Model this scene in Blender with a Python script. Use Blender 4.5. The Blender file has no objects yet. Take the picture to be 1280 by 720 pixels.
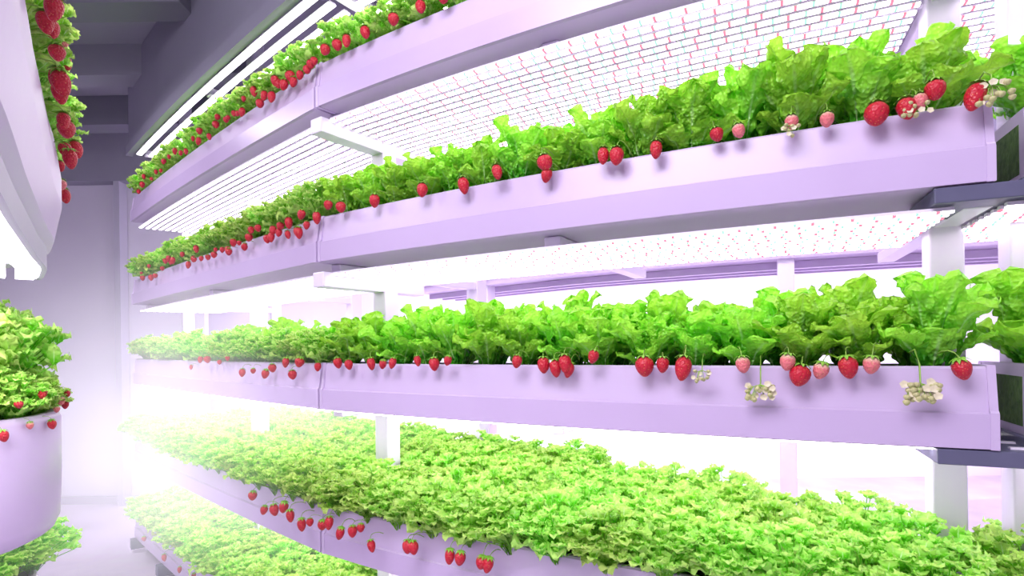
import bpy, math, random
import numpy as np
from mathutils import Vector
random.seed(7); rng=np.random.default_rng(7)
scene=bpy.context.scene
COL=scene.collection
scene.view_settings.view_transform='Standard'
scene.view_settings.look='None'
EYE=2.1                      # eye height above floor
# ------------------------------------------------------------------ materials
def newmat(name):
    m=bpy.data.materials.new(name); m.use_nodes=True
    nt=m.node_tree; nt.nodes.clear()
    out=nt.nodes.new('ShaderNodeOutputMaterial')
    return m,nt,out
def N(nt,t,**kw):
    n=nt.nodes.new(t)
    for k,v in kw.items(): setattr(n,k,v)
    return n
def paint(name,c1,c2,rough=.4,scale=3,bump=.05,metal=0,bscale=60):
    m,nt,out=newmat(name); L=nt.links
    tc=N(nt,'ShaderNodeTexCoord'); no=N(nt,'ShaderNodeTexNoise'); no.inputs['Scale'].default_value=scale
    no.inputs['Detail'].default_value=4
    L.new(tc.outputs['Object'],no.inputs['Vector'])
    r=N(nt,'ShaderNodeValToRGB'); r.color_ramp.elements[0].color=(*c1,1); r.color_ramp.elements[1].color=(*c2,1)
    r.color_ramp.elements[0].position=.3; r.color_ramp.elements[1].position=.7
    L.new(no.outputs['Fac'],r.inputs['Fac'])
    p=N(nt,'ShaderNodeBsdfPrincipled'); p.inputs['Roughness'].default_value=rough; p.inputs['Metallic'].default_value=metal
    L.new(r.outputs['Color'],p.inputs['Base Color'])
    n2=N(nt,'ShaderNodeTexNoise'); n2.inputs['Scale'].default_value=bscale
    L.new(tc.outputs['Object'],n2.inputs['Vector'])
    b=N(nt,'ShaderNodeBump'); b.inputs['Strength'].default_value=bump; b.inputs['Distance'].default_value=.01
    L.new(n2.outputs['Fac'],b.inputs['Height']); L.new(b.outputs['Normal'],p.inputs['Normal'])
    L.new(p.outputs['BSDF'],out.inputs['Surface'])
    return m
M_trough=paint('lavender_painted_steel',(.54,.425,.65),(.59,.475,.70),.35,1.5,.02)
M_band=paint('lavender_band_steel',(.51,.395,.62),(.55,.435,.67),.3,1.5,.02)
M_white=paint('white_painted_steel',(.76,.68,.86),(.80,.72,.89),.4)
M_slate=paint('slate_bracket_steel',(.07,.07,.14),(.11,.11,.19),.4)
M_refl=paint('white_reflector_sheet',(.78,.71,.86),(.82,.75,.89),.3)
M_alu=paint('brushed_aluminium',(.76,.70,.83),(.82,.76,.87),.35)
M_medium=paint('dark_growing_medium',(.05,.10,.03),(.10,.18,.05),.9,40,.6)
M_wall=paint('pale_grey_wall',(.60,.56,.67),(.66,.62,.73),.7,.8)
M_wallw=paint('white_wall',(.80,.71,.91),(.84,.75,.94),.7,.8)
M_dark=paint('dark_grey_steel',(.25,.24,.30),(.29,.28,.35),.6,.8)
M_dark2=paint('charcoal_steel',(.14,.135,.175),(.17,.165,.21),.6,.8)
M_fascia=paint('grey_fascia',(.21,.20,.265),(.25,.24,.31),.5,.8)
M_trim=paint('grey_trim',(.42,.40,.49),(.48,.45,.55),.5,.8)
M_floor=paint('pale_concrete_floor',(.62,.55,.66),(.76,.68,.80),.35,2.5,.08)
M_stem=paint('green_stem',(.22,.42,.05),(.32,.52,.09),.5,20)
M_calyx=paint('calyx_green',(.16,.40,.03),(.28,.55,.06),.5,30)
M_petal=paint('cream_petal',(.60,.54,.36),(.74,.68,.50),.6,30)
M_greenberry=paint('unripe_green_berry',(.40,.44,.16),(.60,.54,.30),.5,60,.4)

def leafmat(name,base,tip,rib,trans=.35,rough=.38,bs=100,bst=.6,bd=.006):
    m,nt,out=newmat(name); L=nt.links
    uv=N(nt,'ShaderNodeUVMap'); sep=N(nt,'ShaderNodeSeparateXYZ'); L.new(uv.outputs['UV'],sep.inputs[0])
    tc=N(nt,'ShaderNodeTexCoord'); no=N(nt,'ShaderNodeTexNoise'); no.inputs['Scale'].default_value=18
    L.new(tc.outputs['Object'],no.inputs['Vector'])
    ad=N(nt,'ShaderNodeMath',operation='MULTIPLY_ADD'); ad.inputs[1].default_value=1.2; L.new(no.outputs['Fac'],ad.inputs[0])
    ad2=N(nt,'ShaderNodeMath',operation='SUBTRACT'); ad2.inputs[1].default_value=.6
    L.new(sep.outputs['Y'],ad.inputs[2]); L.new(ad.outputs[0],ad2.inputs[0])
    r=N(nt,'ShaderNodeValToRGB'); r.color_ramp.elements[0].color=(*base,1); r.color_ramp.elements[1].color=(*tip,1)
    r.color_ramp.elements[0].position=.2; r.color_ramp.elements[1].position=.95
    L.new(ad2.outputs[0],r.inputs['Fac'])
    s=N(nt,'ShaderNodeMath',operation='SUBTRACT'); s.inputs[1].default_value=.5; L.new(sep.outputs['X'],s.inputs[0])
    ab=N(nt,'ShaderNodeMath',operation='ABSOLUTE'); L.new(s.outputs[0],ab.inputs[0])
    mr=N(nt,'ShaderNodeMapRange'); mr.inputs['From Min'].default_value=.015; mr.inputs['From Max'].default_value=.07
    mr.inputs['To Min'].default_value=.9; mr.inputs['To Max'].default_value=0
    L.new(ab.outputs[0],mr.inputs['Value'])
    iv=N(nt,'ShaderNodeMath',operation='SUBTRACT'); iv.inputs[0].default_value=1.1; L.new(sep.outputs['Y'],iv.inputs[1])
    mu=N(nt,'ShaderNodeMath',operation='MULTIPLY',use_clamp=True); L.new(mr.outputs[0],mu.inputs[0]); L.new(iv.outputs[0],mu.inputs[1])
    mx=N(nt,'ShaderNodeMix',data_type='RGBA'); L.new(mu.outputs[0],mx.inputs[0]); L.new(r.outputs['Color'],mx.inputs[6]); mx.inputs[7].default_value=(*rib,1)
    oi=N(nt,'ShaderNodeObjectInfo'); hs=N(nt,'ShaderNodeHueSaturation')
    m1=N(nt,'ShaderNodeMapRange'); m1.inputs['To Min'].default_value=.492; m1.inputs['To Max'].default_value=.513; L.new(oi.outputs['Random'],m1.inputs['Value'])
    m2=N(nt,'ShaderNodeMapRange'); m2.inputs['To Min'].default_value=.88; m2.inputs['To Max'].default_value=1.14; L.new(oi.outputs['Random'],m2.inputs['Value'])
    L.new(m1.outputs[0],hs.inputs['Hue']); L.new(m2.outputs[0],hs.inputs['Value']); L.new(mx.outputs[2],hs.inputs['Color'])
    p=N(nt,'ShaderNodeBsdfPrincipled'); p.inputs['Roughness'].default_value=rough; L.new(hs.outputs[0],p.inputs['Base Color'])
    n2=N(nt,'ShaderNodeTexVoronoi'); n2.inputs['Scale'].default_value=bs; L.new(tc.outputs['Object'],n2.inputs['Vector'])
    b=N(nt,'ShaderNodeBump'); b.inputs['Strength'].default_value=bst; b.inputs['Distance'].default_value=bd
    L.new(n2.outputs['Distance'],b.inputs['Height']); L.new(b.outputs['Normal'],p.inputs['Normal'])
    t=N(nt,'ShaderNodeBsdfTranslucent'); L.new(hs.outputs[0],t.inputs['Color'])
    ms=N(nt,'ShaderNodeMixShader'); ms.inputs[0].default_value=trans
    L.new(p.outputs[0],ms.inputs[1]); L.new(t.outputs[0],ms.inputs[2]); L.new(ms.outputs[0],out.inputs['Surface'])
    return m
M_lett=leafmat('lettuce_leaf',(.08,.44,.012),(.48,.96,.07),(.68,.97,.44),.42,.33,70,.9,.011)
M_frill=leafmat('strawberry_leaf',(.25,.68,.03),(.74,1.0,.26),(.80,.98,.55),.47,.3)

def berrymat(name,c1,c2,seed):
    m,nt,out=newmat(name); L=nt.links
    tc=N(nt,'ShaderNodeTexCoord'); sp=N(nt,'ShaderNodeSeparateXYZ'); L.new(tc.outputs['Object'],sp.inputs[0])
    mr=N(nt,'ShaderNodeMapRange'); mr.inputs['From Min'].default_value=-.02; mr.inputs['From Max'].default_value=0.0
    L.new(sp.outputs['Z'],mr.inputs['Value'])
    mx=N(nt,'ShaderNodeMix',data_type='RGBA'); mx.inputs[6].default_value=(*c1,1); mx.inputs[7].default_value=(*c2,1); L.new(mr.outputs[0],mx.inputs[0])
    vo=N(nt,'ShaderNodeTexVoronoi'); vo.inputs['Scale'].default_value=110; L.new(tc.outputs['Object'],vo.inputs['Vector'])
    r=N(nt,'ShaderNodeMapRange'); r.inputs['From Min'].default_value=.14; r.inputs['From Max'].default_value=.24; r.inputs['To Min'].default_value=1; r.inputs['To Max'].default_value=0
    L.new(vo.outputs['Distance'],r.inputs['Value'])
    m3=N(nt,'ShaderNodeMix',data_type='RGBA'); L.new(r.outputs[0],m3.inputs[0]); L.new(mx.outputs[2],m3.inputs[6]); m3.inputs[7].default_value=(*seed,1)
    p=N(nt,'ShaderNodeBsdfPrincipled'); p.inputs['Roughness'].default_value=.42; L.new(m3.outputs[2],p.inputs['Base Color'])
    b=N(nt,'ShaderNodeBump'); b.inputs['Strength'].default_value=.7; b.inputs['Distance'].default_value=.004
    L.new(vo.outputs['Distance'],b.inputs['Height']); L.new(b.outputs['Normal'],p.inputs['Normal'])
    L.new(p.outputs[0],out.inputs['Surface']); return m
M_ripe=berrymat('ripe_strawberry',(.50,.004,.025),(.56,.03,.04),(.66,.2,.08))
M_pink=berrymat('ripening_strawberry',(.72,.17,.19),(.82,.6,.42),(.5,.35,.1))

def ledmat(name,strength=9,coloured=True):
    m,nt,out=newmat(name); L=nt.links
    em=N(nt,'ShaderNodeEmission')
    uv=N(nt,'ShaderNodeUVMap'); sep=N(nt,'ShaderNodeSeparateXYZ'); L.new(uv.outputs['UV'],sep.inputs[0])
    if coloured:
        oi=N(nt,'ShaderNodeObjectInfo'); sh=N(nt,'ShaderNodeMath',operation='MULTIPLY'); sh.inputs[1].default_value=7.3; L.new(oi.outputs['Random'],sh.inputs[0])
        d=N(nt,'ShaderNodeMath',operation='MULTIPLY_ADD'); d.inputs[1].default_value=1/.12; L.new(sep.outputs['X'],d.inputs[0]); L.new(sh.outputs[0],d.inputs[2])
        f=N(nt,'ShaderNodeMath',operation='FRACT'); L.new(d.outputs[0],f.inputs[0])
        r=N(nt,'ShaderNodeValToRGB'); r.color_ramp.interpolation='LINEAR'
        e=r.color_ramp.elements; e[0].position=0; e[0].color=(1,.92,1,1); e[1].position=.24; e[1].color=(1,.92,1,1)
        for p_,c_ in ((.29,(.24,.055,.08)),(.36,(.24,.055,.08)),(.41,(1,.92,1)),(.78,(1,.92,1)),(.83,(.085,.22,.14)),(.88,(.085,.22,.14)),(.94,(1,.92,1))):
            x=e.new(p_); x.color=(*c_,1)
        L.new(f.outputs[0],r.inputs['Fac']); L.new(r.outputs[0],em.inputs['Color'])
    else: em.inputs['Color'].default_value=(1,.95,1,1)
    em.inputs['Strength'].default_value=strength*.72
    L.new(em.outputs[0],out.inputs['Surface']); return m
M_led=ledmat('led_diode_strip',8.5); M_ledw=ledmat('white_led_strip',17,False)
M_tube,nt_,out_=newmat('white_light_tube'); e_=N(nt_,'ShaderNodeEmission'); e_.inputs['Color'].default_value=(1,.96,1,1); e_.inputs['Strength'].default_value=12
nt_.links.new(e_.outputs[0],out_.inputs['Surface'])

# ------------------------------------------------------------------ helpers
def mkmesh(name,V,F,mat,uv=None,smooth=True):
    me=bpy.data.meshes.new(name); me.from_pydata([tuple(map(float,v)) for v in V],[],[tuple(map(int,f)) for f in F])
    if uv is not None:
        lay=me.uv_layers.new(name='UVMap'); li=np.empty(len(me.loops),dtype=np.int32); me.loops.foreach_get('vertex_index',li)
        lay.data.foreach_set('uv',np.asarray(uv,dtype=np.float32)[li].ravel())
    if mat: me.materials.append(mat)
    if smooth: me.polygons.foreach_set('use_smooth',[True]*len(me.polygons))
    me.update(); return me
def ob(name,data,parent=None,loc=(0,0,0),rot=0,scale=1,label=None,cat=None,group=None,kind=None):
    o=bpy.data.objects.new(name,data); COL.objects.link(o)
    o.location=loc; o.rotation_euler=(0,0,rot) if not hasattr(rot,'__len__') else rot
    o.scale=(scale,)*3 if not hasattr(scale,'__len__') else scale
    if parent: o.parent=parent
    if label: o['label']=label
    if cat: o['category']=cat
    if group: o['group']=group
    if kind: o['kind']=kind
    return o
def boxgeo(c,s,ang=0):
    x,y,z=s[0]/2,s[1]/2,s[2]/2; V=[]
    for dx in(-x,x):
        for dy in(-y,y):
            for dz in(-z,z):
                V.append((c[0]+dx*math.cos(ang)-dy*math.sin(ang),c[1]+dx*math.sin(ang)+dy*math.cos(ang),c[2]+dz))
    F=[(0,1,3,2),(4,6,7,5),(0,4,5,1),(2,3,7,6),(0,2,6,4),(1,5,7,3)]
    return V,F
def box(name,c,s,mat,ang=0,bevel=.006,**kw):
    V,F=boxgeo((0,0,0),s); me=mkmesh(name,V,F,mat,smooth=False)
    o=ob(name,me,loc=c,rot=ang,**kw)
    if bevel:
        b=o.modifiers.new('bevel','BEVEL'); b.width=bevel; b.segments=2
    return o
def sweep(prof,P,Nn,mat,name,closed_profile=True,loop=False,sharp=True):
    n=len(P); k=len(prof); V=[];UV=[]; s=0
    for i in range(n):
        if i: s+=float(np.hypot(*(P[i]-P[i-1])))
        for j,(d,z) in enumerate(prof):
            q=P[i]+Nn[i]*d; V.append((q[0],q[1],z)); UV.append((s,j/k))
    F=[]
    for i in range(n if loop else n-1):
        i2=(i+1)%n
        for j in range(k if closed_profile else k-1):
            j2=(j+1)%k
            F.append((i*k+j,i*k+j2,i2*k+j2,i2*k+j))
    if closed_profile and not loop:
        F.append(tuple(range(k-1,-1,-1))); F.append(tuple((n-1)*k+j for j in range(k)))
    me=mkmesh(name,V,F,mat,UV,smooth=False)
    import bmesh
    bm=bmesh.new(); bm.from_mesh(me); bmesh.ops.recalc_face_normals(bm,faces=bm.faces); bm.to_mesh(me); bm.free()
    return me
# plan of the rack front: curved at one end, nearly straight beyond the module joint
CX,CY,R=6.96,14.6,14.0
AJ,AE=.612,.90
def circ(a): return np.array([CX-R*math.sin(a),CY-R*math.cos(a)])
PJ,PE=circ(AJ),circ(AE)
def front(a):
    if a<=AJ: return circ(a)
    q=PJ+(PE-PJ)*(a-AJ)/(AE-AJ)
    return q+(circ(a)-q)*.25
def arc(a0,a1,n,r=R):
    aa=np.linspace(a0,a1,n); Nn=np.stack([np.sin(aa),np.cos(aa)],1)
    return np.array([front(a) for a in aa])+Nn*(R-r),Nn
def at(a,d,z):
    q=front(a); return (q[0]+d*math.sin(a),q[1]+d*math.cos(a),z)
def bearing(u,d=0):
    lo,hi=.25,.93
    for _ in range(40):
        m_=(lo+hi)/2; q=at(m_,d,0)
        if 640+700*q[0]/q[1]>u: lo=m_
        else: hi=m_
    return (lo+hi)/2
TIER={'E':.156,'D':.956,'C':1.760,'B':2.585,'A':3.45,'Z':4.21}
DEPTH={'E':1.5,'D':1.5,'C':1.5,'B':.80,'A':1.5,'Z':1.5}
TH=.255   # trough height

# ------------------------------------------------------------------ room
def struct(name,c,s,mat): return box(name,c,s,mat,bevel=0,kind='structure')
struct('floor',(0,3,-.05),(18,14,.1),M_floor)
struct('ceiling',(0,3,5.15),(18,14,.1),M_dark)
struct('wall_back',(0,8.65,2.55),(18,.1,5.1),M_wallw)
struct('wall_left',(-8,3,2.55),(.1,11.2,5.1),M_wall)
struct('wall_right',(8.6,3,2.55),(.1,11.2,5.1),M_wallw)
struct('wall_end',(-6.05,7.8,2.2),(3.6,.1,4.4),M_wall)
struct('wall_header',(-6.05,7.7,4.75),(3.6,.3,.7),M_dark)
struct('trim_column',(-5.33,7.66,2.5),(.08,.16,5.0),M_trim)
struct('baseboard_end',(-6.05,7.72,.05),(3.6,.05,.10),M_trim)
for i,(y,h,m) in enumerate([(1.6,.3,M_dark2),(3.0,.3,M_dark),(4.4,.34,M_dark2),(5.6,.3,M_dark),(6.7,.34,M_dark2)]):
    struct('trim_%d'%(i+1),(-5.2,y,5.1-h/2),(5.4,.26,h),m)

# ------------------------------------------------------------------ main rack frame
rack=ob('growing_rack',None,loc=at(.65,.7,0),label='curved white steel multi-tier growing rack with posts and cross beams',cat='rack')
def rpart(o): 
    o.parent=rack; o.matrix_parent_inverse.identity(); o.location=Vector(o.location)-rack.location; return o
posts=[(.893,.5),(.893,1.42),(.75,.5),(.75,1.42),(.612,.5),(.612,1.42),(.402,.5),(.386,.42)]
for a,dd in posts:
    h=5.05
    rpart(box('post',at(a,dd,h/2),(.11,.11,h),M_white,ang=-a))
    rpart(box('foot_plate',at(a,dd,.012),(.2,.2,.024),M_slate,ang=-a,bevel=.003))
for a in (.893,.75,.612,.51,.402):
    for t,z in TIER.items():
        rpart(box('cross_beam',at(a,.80,z-.03),(.08,1.36,.055),M_white,ang=-a))
for t in 'AB':
    L_=1.5 if t=='A' else .8
    rpart(box('cross_beam',at(.612,L_/2+.0,TIER[t]-.10),(.10,L_,.085),M_white,ang=-.612))
for t,z in TIER.items():
    rpart(box('bracket',at(.402,.15,z-.03),(.30,.30,.05),M_slate,ang=-.402,bevel=.004))
    rpart(box('bracket',at(.392,.30,z-.02),(.07,.40,.09),M_slate,ang=-.392,bevel=.004))
for a in (.893,.82,.75,.68,.612):
    rpart(box('base_rail',at(a,.7,.1),(.09,1.5,.10),M_slate,ang=-a))
for t,z in TIER.items():
    d1=DEPTH[t]
    segs=[(.897,.24,d1)] if t not in 'DE' else [(.897,.51,d1),(.5095,.455,1.05),(.4545,.24,.78)]
    for s0,s1,dd1 in segs:
        P,Nn=arc(s0,s1,50)
        rpart(ob('shelf_deck',sweep([(.47,z+.002),(dd1,z+.002),(dd1,z+.02),(.47,z+.02)],P,Nn,M_refl,'shelf_deck')))
    if t!='Z':
        for dd in (.47,d1-.03) if d1<1.4 else (.47,1.47):
            me=sweep([(dd,z-.05),(dd+.03,z-.05),(dd+.03,z),(dd,z)],*arc(.897,.24,60),M_white,'shelf_rail'); rpart(ob('shelf_rail',me))
z=TIER['Z']
me=sweep([(-.03,z-.06),(.03,z-.06),(.03,5.08),(-.0,5.08),(-.0,z+.06),(-.03,z+.04)],*arc(.90,.24,60),M_fascia,'fascia')
rpart(ob('fascia',me,label='tall grey fascia panel along the rack top'))

# ------------------------------------------------------------------ troughs
def trough_profile(z,deep=.43):
    return [(.02,z),(.0,z+.01),(0,z+.108),(.003,z+.111),(.008,z+.113),(.024,z+TH-.008),(.032,z+TH),(.05,z+TH),(.056,z+TH-.01),(.056,z+.05),
            (deep-.03,z+.05),(deep-.03,z+TH-.005),(deep,z+TH-.005),(deep,z)]
SEG=[(.896,.6125),(.6115,.4015)]
def add_trough(z,a0,a1,setback=0,lab='lavender steel planter trough full of leafy plants'):
    r=R-setback; n=max(8,int((a0-a1)*130))
    P,Nn=arc(a0,a1,n,r)
    me=sweep(trough_profile(z),P,Nn,M_trough,'planter_trough'); o=ob('planter_trough',me,label=lab,cat='planter',group='planter troughs on the rack')
    me=sweep([(.06,z+.052),(.398,z+.052),(.398,z+.215),(.06,z+.215)],P,Nn,M_medium,'growing_medium'); ob('growing_medium',me,parent=o)
    me=sweep([(-.004,z+.0),(-.001,z+.0),(-.001,z+.108),(-.004,z+.108)],P,Nn,M_band,'lower_band'); ob('lower_band',me,parent=o)
    for a in (a0-.0009,a1+.0009):
        P2,N2=arc(a+.0008,a-.0008,2,r)
        me=sweep([(-.006,z-.002),(.03,z-.002),(.43,z-.002),(.43,z+TH),(.05,z+TH+.003),(.022,z+TH+.003),(.002,z+.12),(-.006,z+.112)],P2,N2,M_trough,'end_cap'); ob('end_cap',me,parent=o)
for t in 'EDCBA':
    for (a0,a1) in SEG: add_trough(TIER[t],a0,a1)
    add_trough(TIER[t],.393,.30,.12)
def add_tray(z,a0,a1,dm=1.44):
    P,Nn=arc(a0,a1,30)
    o=ob('growing_tray',sweep([(.51,z+.022),(dm,z+.022),(dm,z+.2),(dm-.02,z+.2),(dm-.02,z+.05),(.53,z+.05),(.53,z+.2),(.51,z+.2)],P,Nn,M_trough,'growing_tray'),
         label='wide shallow lavender tray of strawberry plants',cat='planter',group='wide growing trays')
    ob('growing_medium',sweep([(.532,z+.052),(dm-.022,z+.052),(dm-.022,z+.17),(.532,z+.17)],P,Nn,M_medium,'medium'),parent=o)
for t in 'DE':
    for a0,a1,dm in ((.885,.756,1.44),(.744,.618,1.44),(.606,.516,1.44),(.504,.456,1.0),(.453,.411,.74)): add_tray(TIER[t],a0,a1,dm)

# ------------------------------------------------------------------ led bars
def led(z,d,a0,a1,P=None,Nn=None,w=.014,mat=None):
    if P is None: P,Nn=arc(a0,a1,max(6,int((a0-a1)*90)))
    o=ob('led_grow_light',sweep([(d-w,z+.004),(d-w*.7,z+.016),(d+w*.7,z+.016),(d+w,z+.004)],P,Nn,M_alu,'led_housing'),
         label='slim linear grow light with white pink and green diodes' if mat is None else 'slim linear white grow light',cat='grow light',group='grow light bars under the shelves')
    ob('led_strip',sweep([(d+w*.7,z-.0015),(d-w*.7,z-.0015),(d-w*.7,z+.0035),(d+w*.7,z+.0035)],P,Nn,mat or M_led,'led_strip'),parent=o)
for t,nb,dmax,mt,dz in (('D',12,1.4,M_ledw,.015),('C',12,1.4,M_ledw,.015),('B',14,.76,None,.075),('A',24,1.42,None,.075),('Z',14,1.42,M_ledw,.075)):
    for i in range(nb):
        dd=.06+i*(dmax-.06)/(nb-1)
        for a0,a1 in ((.888,.6165),(.6075,.408),(.3985,.26)):
            led(TIER[t]-dz,dd,a0,a1,mat=mt,w={'A':.018,'B':.015,'Z':.03}.get(t,.014))

# ------------------------------------------------------------------ plants
def sm(x): x=np.clip(x,0,1); return x*x*(3-2*x)
def leaf(L,W,th0,curl,cup,ruf,phase,nu,nv,az,base=(0,0,0),bw=.25,freq=16,wmax=.6,lobe=.07,tipw=5):
    v=np.linspace(0,1,nv+1); u=np.linspace(-1,1,nu+1)
    th=th0+curl*v**1.8
    ds=L/nv
    r=np.concatenate([[0],np.cumsum(np.sin((th[1:]+th[:-1])/2)*ds)]); z=np.concatenate([[0],np.cumsum(np.cos((th[1:]+th[:-1])/2)*ds)])
    w=W*(bw+(1-bw)*sm(v/wmax))*np.sqrt(np.clip(1-v**tipw,0,1))*(1+lobe*np.sin(freq*1.7*v+phase)+lobe*.5*np.sin(freq*3.1*v+2*phase))
    U,Vv=np.meshgrid(u,v); wv=w[:,None]
    off=-cup*(U**2)*wv + ruf*L*(np.abs(U)**1.5)*sm(Vv/.4)*np.sin(freq*Vv+phase+(U<0)*1.9)
    off+= ruf*.4*L*(np.abs(U)**2)*sm(Vv/.4)*np.sin(freq*1.9*Vv+phase*3+(U<0)*.9)
    off+= .022*L*np.sin(7*U+phase)*np.sin(19*Vv+phase*2)+.010*L*np.sin(11*U-phase+9*Vv)*np.sin(31*Vv+phase)
    off+= ruf*.8*L*sm((Vv-.6)/.4)*np.sin(7*U+phase)
    nr=np.cos(th)[:,None]; nz=-np.sin(th)[:,None]
    rr=r[:,None]+nr*off; zz=z[:,None]+nz*off; tt=U*wv
    x=rr*math.cos(az)-tt*math.sin(az)+base[0]; y=rr*math.sin(az)+tt*math.cos(az)+base[1]; zz=zz+base[2]
    P=np.stack([x,y,zz],-1).reshape(-1,3)
    uv=np.stack([(U+1)/2,Vv],-1).reshape(-1,2)
    k=nu+1; F=[(i*k+j,i*k+j+1,(i+1)*k+j+1,(i+1)*k+j) for i in range(nv) for j in range(nu)]
    return P,uv,F
class Acc:
    def __init__(s): s.V=[];s.U=[];s.F=[];s.n=0
    def add(s,P,uv,F):
        s.V.append(P); s.U.append(uv); s.F+= [tuple(i+s.n for i in f) for f in F]; s.n+=len(P)
    def mesh(s,name,mat): return mkmesh(name,np.concatenate(s.V),s.F,mat,np.concatenate(s.U))
def tube(acc,pts,rad,sides=5):
    pts=[Vector(p) for p in pts]; V=[];n=len(pts)
    for i,p in enumerate(pts):
        t=(pts[min(i+1,n-1)]-pts[max(i-1,0)]).normalized(); a=t.orthogonal().normalized(); b=t.cross(a)
        rr=rad[i] if hasattr(rad,'__len__') else rad
        for j in range(sides):
            q=p+a*math.cos(2*math.pi*j/sides)*rr+b*math.sin(2*math.pi*j/sides)*rr; V.append(tuple(q))
    F=[(i*sides+j,i*sides+(j+1)%sides,(i+1)*sides+(j+1)%sides,(i+1)*sides+j) for i in range(n-1) for j in range(sides)]
    V=np.array(V); acc.add(V,np.tile([.9,.3],(len(V),1)),F)
def lettuce(seed):
    rd=random.Random(seed); A=Acc(); n=21
    for i in range(n):
        t=i/(n-1)
        az=i*2.399+rd.uniform(-.3,.3)
        L=rd.uniform(.27,.37) if t>.25 else rd.uniform(.18,.26)
        th=.50*(1-t)**1.1+.03+rd.uniform(-.06,.08)
        A.add(*leaf(L,rd.uniform(.052,.078)*(1-.2*t),th,rd.uniform(.25,1.25)*(1-.35*t),.38,rd.uniform(.035,.055),rd.uniform(0,6),12,34,az,
                    (.022*math.cos(az)*(1-t),.022*math.sin(az)*(1-t),0),bw=.14,freq=rd.uniform(20,28),lobe=.08,wmax=.88,tipw=9))
    return A.mesh('lettuce_leaves',M_lett)
def frilly(seed):
    rd=random.Random(seed); A=Acc(); n=66
    for i in range(n):
        az=i*2.399+rd.uniform(-.3,.3); t=(i/n)**.55
        H=rd.uniform(.13,.25)*(1-.28*t); rad=.145*t+.01
        tip=(rad*math.cos(az),rad*math.sin(az),H)
        tube(A,[(.01*math.cos(az),.01*math.sin(az),0),(tip[0]*.35,tip[1]*.35,H*.55),tip],.002,3)
        for k in(-1,0,1):
            a2=az+k*1.2+rd.uniform(-.25,.25)
            A.add(*leaf(rd.uniform(.030,.050),rd.uniform(.016,.023),rd.uniform(.2,1.25),rd.uniform(.3,1.3),.3,.14,rd.uniform(0,6),6,9,a2,tip,bw=.35,freq=18,wmax=.5,lobe=.2))
        if i%3==0:
            A.add(*leaf(rd.uniform(.12,.20),.030,rd.uniform(.1,.9),rd.uniform(.2,1.2),.3,.08,rd.uniform(0,6),6,20,az+1,(0,0,.02),bw=.3,freq=26,wmax=.7,lobe=.14,tipw=8))
    return A.mesh('strawberry_foliage',M_frill)
LET=[lettuce(i) for i in range(6)]; FRI=[frilly(50+i) for i in range(6)]
cnt={'l':0,'f':0}
def put_lettuce(loc,s=1,grp='lettuce heads on the rack shelves',lab='bright green leaf lettuce with ruffled upright leaves'):
    cnt['l']+=1
    r=(random.uniform(-.12,.12),random.uniform(-.12,.12),random.uniform(0,6.28))
    ob('lettuce',random.choice(LET),loc=loc,rot=r,scale=(s*random.uniform(.95,1.1),s*random.uniform(.95,1.1),s*random.uniform(.84,1.14)),label=lab,cat='lettuce',group=grp)
def put_frilly(loc,s=1,grp='strawberry plants on the rack shelves',zs=(.85,1.15)):
    cnt['f']+=1
    r=(random.uniform(-.1,.1),random.uniform(-.1,.1),random.uniform(0,6.28))
    ob('strawberry_plant',random.choice(FRI),loc=loc,rot=r,scale=(s*random.uniform(.97,1.12),s*random.uniform(.97,1.12),s*random.uniform(*zs)),
       label='bushy strawberry plant with frilly light green leaves',cat='strawberry plant',group=grp)
def angs(a0,a1,step): 
    n=int((a0-a1)*R/step); return [a0-(i+.5)*(a0-a1)/n for i in range(n)]
for t in 'BC':
    z=TIER[t]+.212
    for a in angs(.895,.612,.2): put_frilly(at(a,.10+random.uniform(-.015,.015),z),1.0)
    for a in angs(.895,.70,.24): put_lettuce(at(a,.27,z),.82)
    for a in angs(.72,.612,.22): put_lettuce(at(a,.22,z),.88)
    for a in angs(.611,.405,.19): put_lettuce(at(a,.15+random.uniform(-.02,.02),z),(.88 if a>.47 else 1.0) if t=='B' else .9)
    for a in angs(.611,.405,.22): put_lettuce(at(a,.31,z),.97 if a>.47 or t=='C' else 1.06)
    for a in (.387,.375,.362): put_lettuce(at(a,.30,z),1.05)
z=TIER['A']+.212
for a in angs(.895,.49,.21): put_frilly(at(a,.10,z),.95)
for a in angs(.895,.49,.3): put_lettuce(at(a,.27,z),.72)
z=TIER['D']
for a in angs(.895,.613,.22)+angs(.611,.403,.21): put_frilly(at(a,.04,z+.20),1.15,zs=(.92,1.05))
for a in (.389,.373,.36): put_frilly(at(a,.22,z+.205),1.15,zs=(.9,1.05)); put_frilly(at(a-.004,.42,z+.205),1.15,zs=(.9,1.05))
for dd,am in ((.30,.403),(.60,.412),(.86,.457),(1.1,.517),(1.33,.535)):
    for a in angs(.882,am,.25): put_frilly(at(a+random.uniform(-.003,.003),dd,z+.19),1.2,zs=(.92,1.06))
z=TIER['E']
for dd in (.05,.33,.65,.97):
    for a in angs(.885,.60,.27): put_frilly(at(a,dd,z+.205),1.2,zs=(.9,1.06))

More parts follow.
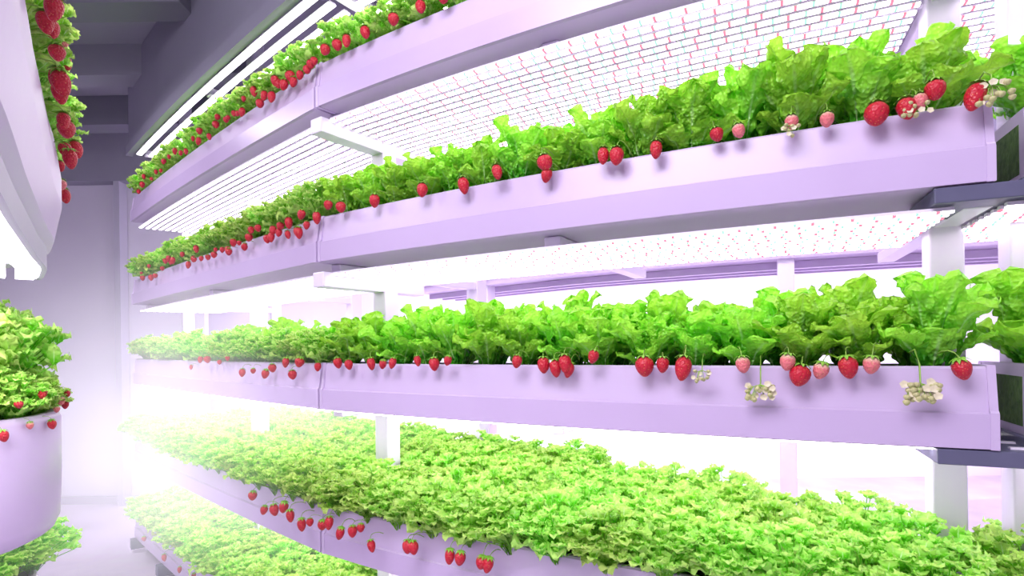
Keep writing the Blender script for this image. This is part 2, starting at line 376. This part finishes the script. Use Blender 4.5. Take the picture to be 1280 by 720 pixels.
# ------------------------------------------------------------------ strawberries
def berry_mesh(name,mat,w=.034,h=.082):
    prof=[(0,0),(.35,.004),(.72,-.004),(.95,-.016),(1.0,-.03),(.93,-.045),(.76,-.059),(.52,-.071),(.25,-.0795),(0,-.082)]
    V=[];F=[];S=14
    for i,(r,zz) in enumerate(prof):
        for j in range(S):
            a=2*math.pi*j/S; b=1+.03*math.sin(3*a+1)
            V.append((r*w*b*math.cos(a),r*w*b*math.sin(a),zz*h/.082))
    for i in range(len(prof)-1):
        for j in range(S): F.append((i*S+j,i*S+(j+1)%S,(i+1)*S+(j+1)%S,(i+1)*S+j))
    return mkmesh(name,V,F,mat)
def calyx_mesh():
    A=Acc()
    for i in range(8):
        az=i*math.pi/4+.2
        L=.032; v=np.linspace(0,1,5); V=[]
        for t in v:
            r=.004+L*t; zz=.007+.006*math.sin(t*3)-.012*t*t; w=.008*math.sin(math.pi*min(.999,.2+.8*t))
            for s in(-1,0,1): V.append((r*math.cos(az)-s*w*math.sin(az),r*math.sin(az)+s*w*math.cos(az),zz-.002*abs(s)))
        F=[(k*3+j,k*3+j+1,k*3+j+4,k*3+j+3) for k in range(4) for j in range(2)]
        A.add(np.array(V),np.tile([.8,.5],(len(V),1)),F)
    return A.mesh('calyx',M_calyx)
def stem_mesh(L):
    A=Acc(); tube(A,[(0,0,.004),(0,.003,L*.5),(0,.02,L*.9),(0,.055,L),(0,.10,L*.82),(0,.14,L*.6-.01)],.0026,5); return A.mesh('stem',M_stem)
BER={'ripe':[berry_mesh('strawberry_fruit',M_ripe),berry_mesh('strawberry_fruit_wide',M_ripe,.037,.075),berry_mesh('strawberry_fruit_long',M_ripe,.031,.09)],
     'pink':[berry_mesh('strawberry_pale',M_pink,.032,.07)]}
CALY=calyx_mesh(); STEM=[stem_mesh(.035),stem_mesh(.045),stem_mesh(.06)]
LAB={'ripe':'ripe red strawberry hanging over the trough edge','pink':'half-ripe pale pink strawberry hanging over the trough edge'}
def put_berry(loc,rot,s=1,kind='ripe',grp='strawberries hanging from the troughs',si=None):
    o=ob('strawberry',random.choice(BER[kind]),loc=loc,rot=(random.uniform(-.2,.1),random.uniform(-.3,.3),rot+random.uniform(-.3,.3)),scale=s,label=LAB[kind],cat='strawberry',group=grp)
    ob('calyx',CALY,parent=o); ob('stem',STEM[si if si is not None else random.randrange(3)],parent=o)
def rb(t,u,dz=0,s=1,kind='ripe'):
    a=bearing(u,-.04); d=-.035 if dz<.04 else -.02
    put_berry(at(a,d-.012*(dz>0)-(.07 if t in 'DE' else 0),TIER[t]+TH+.03+dz),-a,s*.92,kind)
Bl=[(397,-.02,.8),(415,.02,.7),(427,.0,.8),(470,.0,.85),(530,0,.85),(580,-.01,.9),(624,.01,.8),(683,.01,.95),(687,-.04,.75),(757,.0,.8),(774,-.01,.9),(823,-.01,.8),(897,.0,.7),(1100,-.01,1.05),(1135,-.01,.9),(1172,.03,.85),(1228,.0,1.0)]
for u,dz,s in Bl: rb('B',u,dz,s)
for u,dz in ((993,0),(1038,-.01),(1155,.0),(925,.0)): rb('B',u,dz,.75,'pink')
Cl=[(420,0,.75),(434,-.01,.7),(462,-.0,.75),(478,-.01,.6),(491,0,.65),(541,0,.8),(562,.01,.6),(648,.01,.7),(678,0,.85),(692,-.01,.85),(706,.01,.9),(712,-.02,.75),(744,.03,.7),(804,.0,1.05),(828,.0,.75),(855,.0,1.05),(1001,-.03,1.0),(1058,.0,.95),(1200,-.01,.85),(522,.01,.6)]
for u,dz,s in Cl: rb('C',u,dz,s)
for u,dz in ((927,0),(1028,-.02),(1090,-.0),(985,.01)): rb('C',u,dz,.85,'pink')
for t,u0,u1,n in (('B',172,388,40),('C',230,400,13),('A',172,400,36),('D',320,480,13),('E',180,420,12)):
    for i in range(n):
        u=u0+(u1-u0)*(i+.5)/n+random.uniform(-4,4)
        rb(t,u,random.uniform(-.08,.03)-.02*(t=='D'),random.uniform(.45,.75)+.12*(u>320))
for u in (438,460,497,530,412,425,560): rb('A',u,0,.8)
for u in (518,524,570,583,610,618): rb('D',u,-.05,.8)
def flower_mesh():
    A=Acc()
    for i in range(5):
        az=i*2*math.pi/5
        A.add(*leaf(.014,.007,1.35,.1,.1,.03,i,3,4,az,(0,0,0),bw=.4,wmax=.5))
    return A.mesh('petals',M_petal)
FLW=flower_mesh(); UNR=berry_mesh('unripe_berry',M_greenberry,.011,.019)
def cluster(t,u,dz,n=9,s=1):
    a=bearing(u,-.05); rd=random
    A=Acc(); tube(A,[(0,.13,.09-dz*.5),(0,.06,.10-dz*.5),(0,.0,.06-dz*.3),(0,-.01,0)],.003,5)
    pts=[]
    for i in range(n):
        p=(rd.uniform(-.05,.05),rd.uniform(-.025,.0),rd.uniform(-.045,.015)); pts.append(p)
        tube(A,[(0,-.01,.01),(p[0]*.6,p[1]*.5-.01,.0),(p[0],p[1]-.008,p[2])],.0016,4)
    o=ob('strawberry_flower_cluster',A.mesh('cluster_stems',M_stem),loc=at(a,-.04,TIER[t]+TH-.02+dz),rot=-a,scale=s,label='cluster of cream flowers and green unripe strawberries on a stem',cat='strawberry flowers',group='flower clusters on the troughs')
    for i,p in enumerate(pts):
        if i%3: ob('unripe_berry',UNR,parent=o,loc=(p[0],p[1]-.008,p[2]))
        else: ob('flower',FLW,parent=o,loc=(p[0],p[1]-.012,p[2]),rot=(1.3,rd.uniform(-.5,.5),0))
cluster('C',950,-.05,28,.85); cluster('C',1150,-.04,30,.95); cluster('C',877,0,12,.65); cluster('B',1150,.02,14,.75); cluster('B',990,.01,9,.65); cluster('B',1245,.03,14,.9)

# ------------------------------------------------------------------ distant rack behind
far=ob('growing_rack',None,loc=(2.5,5.2,0),label='plain white steel rack behind the planted rack',cat='rack')
def fpart(o): o.parent=far; o.location=Vector(o.location)-far.location
for z in (2.74,4.2):
    P,Nn=arc(.80,.05,40,R-2.6)
    fpart(ob('shelf_beam',sweep([(0,z),(0,z+.06),(-.03,z+.07),(-.03,z+.1),(0,z+.11),(0,z+.2),(.8,z+.2),(.8,z)],P,Nn,M_trough,'shelf_beam')))
    for q in (.2,.4,.6): fpart(ob('shelf_rail',sweep([(q,z-.06),(q,z-.002),(q+.05,z-.002),(q+.05,z-.06)],P,Nn,M_trough,'shelf_rail')))
for a in (.70,.44,.16):
    for dd in(2.7,): fpart(box('post',at(a,dd,2.5),(.12,.12,5),M_white,ang=-a))

# ------------------------------------------------------------------ left-hand planters
def catmull(pts,n=8,closed=False):
    p=[np.array(q,float) for q in pts]; m=len(p); out=[]
    rngi=range(m) if closed else range(m-1)
    for i in rngi:
        g=(lambda k:p[k%m]) if closed else (lambda k:p[min(max(k,0),m-1)])
        a,b,c,d_=g(i-1),g(i),g(i+1),g(i+2)
        for k in range(n):
            t=k/n; out.append(.5*((2*b)+(c-a)*t+(2*a-5*b+4*c-d_)*t*t+(3*b-a-3*c+d_)*t**3))
    if not closed: out.append(p[-1])
    return np.array(out)
def normals(P,closed=False,side=1):
    if closed: T=np.roll(P,-1,0)-np.roll(P,1,0)
    else: T=np.gradient(P,axis=0)
    T/=np.linalg.norm(T,axis=1)[:,None]; return side*np.stack([-T[:,1],T[:,0]],1)
P=catmull([(-.36,.25),(-.51,.546),(-.81,.95),(-1.04,1.26),(-1.235,1.52),(-1.52,1.78),(-2.05,2.0)],8)
Nn=normals(P,side=1)
zb=EYE+.27; H=.315
prof=[(.03,zb),(.005,zb+.02),(-.012,zb+.11),(-.012,zb+.18),(.0,zb+.27),(.02,zb+H),(.045,zb+H),(.05,zb+H-.02),(.05,zb+.1),(.30,zb+.1),(.30,zb+H),(.33,zb+H),(.33,zb)]
o=ob('planter_trough',sweep(prof,P,Nn,M_trough,'curved_trough'),label='curved lavender planter trough with strawberries spilling over its edge',cat='planter')
ob('growing_medium',sweep([(.052,zb+.1),(.298,zb+.1),(.298,zb+H-.05),(.052,zb+H-.05)],P,Nn,M_medium,'med'),parent=o)
UP=P; UN=Nn
# light fixture below the curved trough; its frame follows the trough
fo=ob('grow_light_fixture',sweep([(.02,zb-.055),(.02,zb-.002),(.56,zb-.002),(.56,zb-.055),(.545,zb-.055),(.545,zb-.014),(.032,zb-.014),(.032,zb-.055)],P[2:38],Nn[2:38],M_trim,'fixture_tray'),
   label='framed light fixture with bright white tubes under the curved trough',cat='grow light')
for i in range(8):
    dd=.060+i*.062
    ob('light_tube',sweep([(dd-.020,zb-.060),(dd+.020,zb-.060),(dd+.020,zb-.03),(dd-.020,zb-.03)],P[3:37],Nn[3:37],M_tube,'light_tube'),parent=fo)
def along(P,Nn,q):
    s=np.concatenate([[0],np.cumsum(np.linalg.norm(np.diff(P,axis=0),axis=1))]); q=q*s[-1]
    return np.array([np.interp(q,s,P[:,0]),np.interp(q,s,P[:,1])]),np.array([np.interp(q,s,Nn[:,0]),np.interp(q,s,Nn[:,1])])
for i in range(22):
    p,n=along(UP,UN,.04+.92*(i+.5)/22); q=p+n*.03; put_frilly((q[0],q[1],zb+H-.05),.5,grp='strawberry plants in the curved trough')
for i in range(12):
    p,n=along(UP,UN,.06+.88*(i+.5)/12); q=p+n*.18; put_lettuce((q[0],q[1],zb+H-.06),.6,grp='lettuce in the curved trough')
for i in range(28):
    p,n=along(UP,UN,.12+.60*(i+.5)/28); q=p-n*random.uniform(.015,.04); a=math.atan2(n[0],n[1])
    put_berry((q[0],q[1],zb+H+random.uniform(-.11,.07)),-a,random.uniform(.33,.52),'ripe' if random.random()<.9 else 'pink',grp='strawberries on the curved trough')
def tub(pts,zt,H,lab):
    P=catmull(pts,8,True); Nn=normals(P,True,1)
    c=P.mean(0)
    if np.dot(Nn[0],c-P[0])<0: Nn=-Nn
    o=ob('planter_tub',sweep([(.05,zt-H),(.02,zt-H+.015),(.005,zt-H+.05),(-.0,zt-H*.5),(0,zt-.02),(.008,zt),(.035,zt),(.04,zt-.02),(.05,zt-H+.03)],P,Nn,M_trough,'tub_wall',loop=True),label=lab,cat='planter')
    for p in o.data.polygons: p.use_smooth=True
    for nm,zz,mm,off in (('growing_medium',zt-.025,M_medium,.041),('tub_base',zt-H+.005,M_trough,.045)):
        Q=P+Nn*off; n=len(Q)
        V=[(x,y,zz) for x,y in Q]+[(c[0],c[1],zz)]
        ob(nm,mkmesh(nm,V,[(i,(i+1)%n,n) for i in range(n)],mm,smooth=False),parent=o)
    return P,Nn,c
zt=EYE-.19; SX=-.05
P,Nn,c=tub([(x+SX,y) for x,y in [(-2.9,1.25),(-1.85,1.3),(-1.47,1.42),(-1.37,1.56),(-1.385,1.74),(-1.52,1.92),(-1.95,2.12),(-2.9,2.2)]],zt,.385,'rounded lavender planter tub filled with leafy plants')
for (x,y,s_) in [(-1.53,1.58,.9),(-1.54,1.72,.9),(-1.66,1.48,.95),(-1.70,1.66,1.0),(-1.68,1.84,.95),(-1.9,1.5,1.05),(-1.88,1.74,1.1),(-2.15,1.6,1.1),(-2.1,1.95,1.1)]:
    put_frilly((x+SX,y,zt-.02),s_*.9,zs=(.8,1.0),grp='plants in the rounded tub')
    put_frilly((x+SX-.03,y+.02,zt-.01),s_*1.15,zs=(1.3,1.45),grp='plants in the rounded tub')
for i in range(16):   # low leafy fringe along the rim
    q=.12+.42*(i+.5)/16; p,n=along(P,Nn,q); w=p+n*.065
    put_frilly((w[0],w[1],zt-.03),.52,zs=(.9,1.2),grp='plants in the rounded tub')
for i in range(44):
    q=.12+.42*(i/44); p,n=along(P,Nn,q); w=p-n*random.uniform(.008,.03); a=math.atan2(n[0],n[1])
    put_berry((w[0],w[1],zt+random.uniform(-.03,.08)),-a,random.uniform(.25,.38),random.choice(['ripe','pink','ripe']),grp='strawberries on the rounded tub')
P2,N2,c2=tub([(-4.2,2.4),(-3.1,2.3),(-2.68,2.4),(-2.52,2.7),(-2.6,3.05),(-3.0,3.3),(-4.2,3.4)],EYE-1.22,.3,'low lavender planter tub with frilly strawberry plants')
for x in (-2.72,-2.95,-3.2,-3.45):
    for y in (2.5,2.72,2.95,3.15): put_frilly((x,y,EYE-1.25),1.3,grp='plants in the low tub')
lr=ob('planter_stand',None,loc=(-2.5,1.9,0),label='white steel stand carrying the rounded planters',cat='stand')
for (x,y,h) in [(-2.3,1.7,EYE-.575),(-2.85,1.8,EYE-.575),(-3.0,2.6,EYE-1.52),(-3.7,3.1,EYE-1.52)]:
    q=box('post',(x,y,h/2),(.08,.08,h),M_white); q.parent=lr; q.location=Vector(q.location)-lr.location
for (x,y) in [(-2.05,1.85),(-2.35,1.85)]:
    q=box('post',(x,y,4.9/2+.05),(.05,.05,4.9),M_white); q.parent=lr; q.location=Vector(q.location)-lr.location

# ------------------------------------------------------------------ mist
import bmesh
bm=bmesh.new(); bmesh.ops.create_icosphere(bm,subdivisions=4,radius=1)
me=bpy.data.meshes.new('mist'); bm.to_mesh(me); bm.free()
m,nt,out=newmat('glowing_mist'); L=nt.links
tc=N(nt,'ShaderNodeTexCoord'); gr=N(nt,'ShaderNodeTexGradient',gradient_type='SPHERICAL'); L.new(tc.outputs['Object'],gr.inputs[0])
no=N(nt,'ShaderNodeTexNoise'); no.inputs['Scale'].default_value=1.6; no.inputs['Detail'].default_value=3; L.new(tc.outputs['Object'],no.inputs['Vector'])
sm_=N(nt,'ShaderNodeMapRange',interpolation_type='SMOOTHSTEP'); sm_.inputs['From Max'].default_value=.7; L.new(gr.outputs['Fac'],sm_.inputs['Value'])
mu=N(nt,'ShaderNodeMath',operation='MULTIPLY'); L.new(sm_.outputs[0],mu.inputs[0]); L.new(no.outputs['Fac'],mu.inputs[1])
m2=N(nt,'ShaderNodeMath',operation='MULTIPLY'); m2.inputs[1].default_value=.50; L.new(mu.outputs[0],m2.inputs[0])
em=N(nt,'ShaderNodeEmission'); em.inputs['Color'].default_value=(.96,.93,1,1); L.new(m2.outputs[0],em.inputs['Strength'])  # emission added so the mist glows itself instead of scattering lamp light
L.new(em.outputs[0],out.inputs['Volume']); me.materials.append(m)
ob('mist',me,loc=(-2.35,4.3,1.5),scale=(2.0,2.4,1.55),label='soft white mist with an added glow of its own, drifting over the plants and aisle',cat='mist',kind='stuff')

# ------------------------------------------------------------------ lights
def area(loc,rot,sx,sy,p,col=(.95,.90,1)):
    l=bpy.data.lights.new('area_light','AREA'); l.shape='RECTANGLE'; l.size=sx; l.size_y=sy; l.energy=p; l.color=col
    o=bpy.data.objects.new('added_fill_light',l); COL.objects.link(o); o.location=loc; o.rotation_euler=rot  # added fill light, no visible lamp belongs to it
    return o
area((-1.0,.0,4.7),(math.radians(38),0,math.radians(-20)),2.5,1.5,170)  # added fill from behind the camera, brightens the trough fronts
area((-4.0,3.0,4.4),(math.radians(0),0,0),.8,3.0,100)  # added fill over the aisle, lightens the end wall
area((2.5,6.6,4.9),(math.radians(30),0,0),9,1,250,(.94,.87,1))  # added wash from above, whitens the back wall behind the racks
area((3.0,6.9,.25),(math.radians(150),0,0),9,.8,200,(.94,.87,1))  # added wash from floor level, whitens the lower back wall
w=bpy.data.worlds.new('world'); scene.world=w; w.use_nodes=True
w.node_tree.nodes['Background'].inputs[0].default_value=(.90,.82,1,1); w.node_tree.nodes['Background'].inputs[1].default_value=.78

# ------------------------------------------------------------------ camera
cam=bpy.data.cameras.new('camera'); co=bpy.data.objects.new('camera',cam); COL.objects.link(co)
co.location=(0,0,EYE); co.rotation_euler=(math.radians(90),math.radians(.8),0)
cam.sensor_width=36; cam.lens=36*700/1280; cam.shift_y=72/1280; cam.clip_start=.02
scene.camera=co
print('lettuce',cnt)
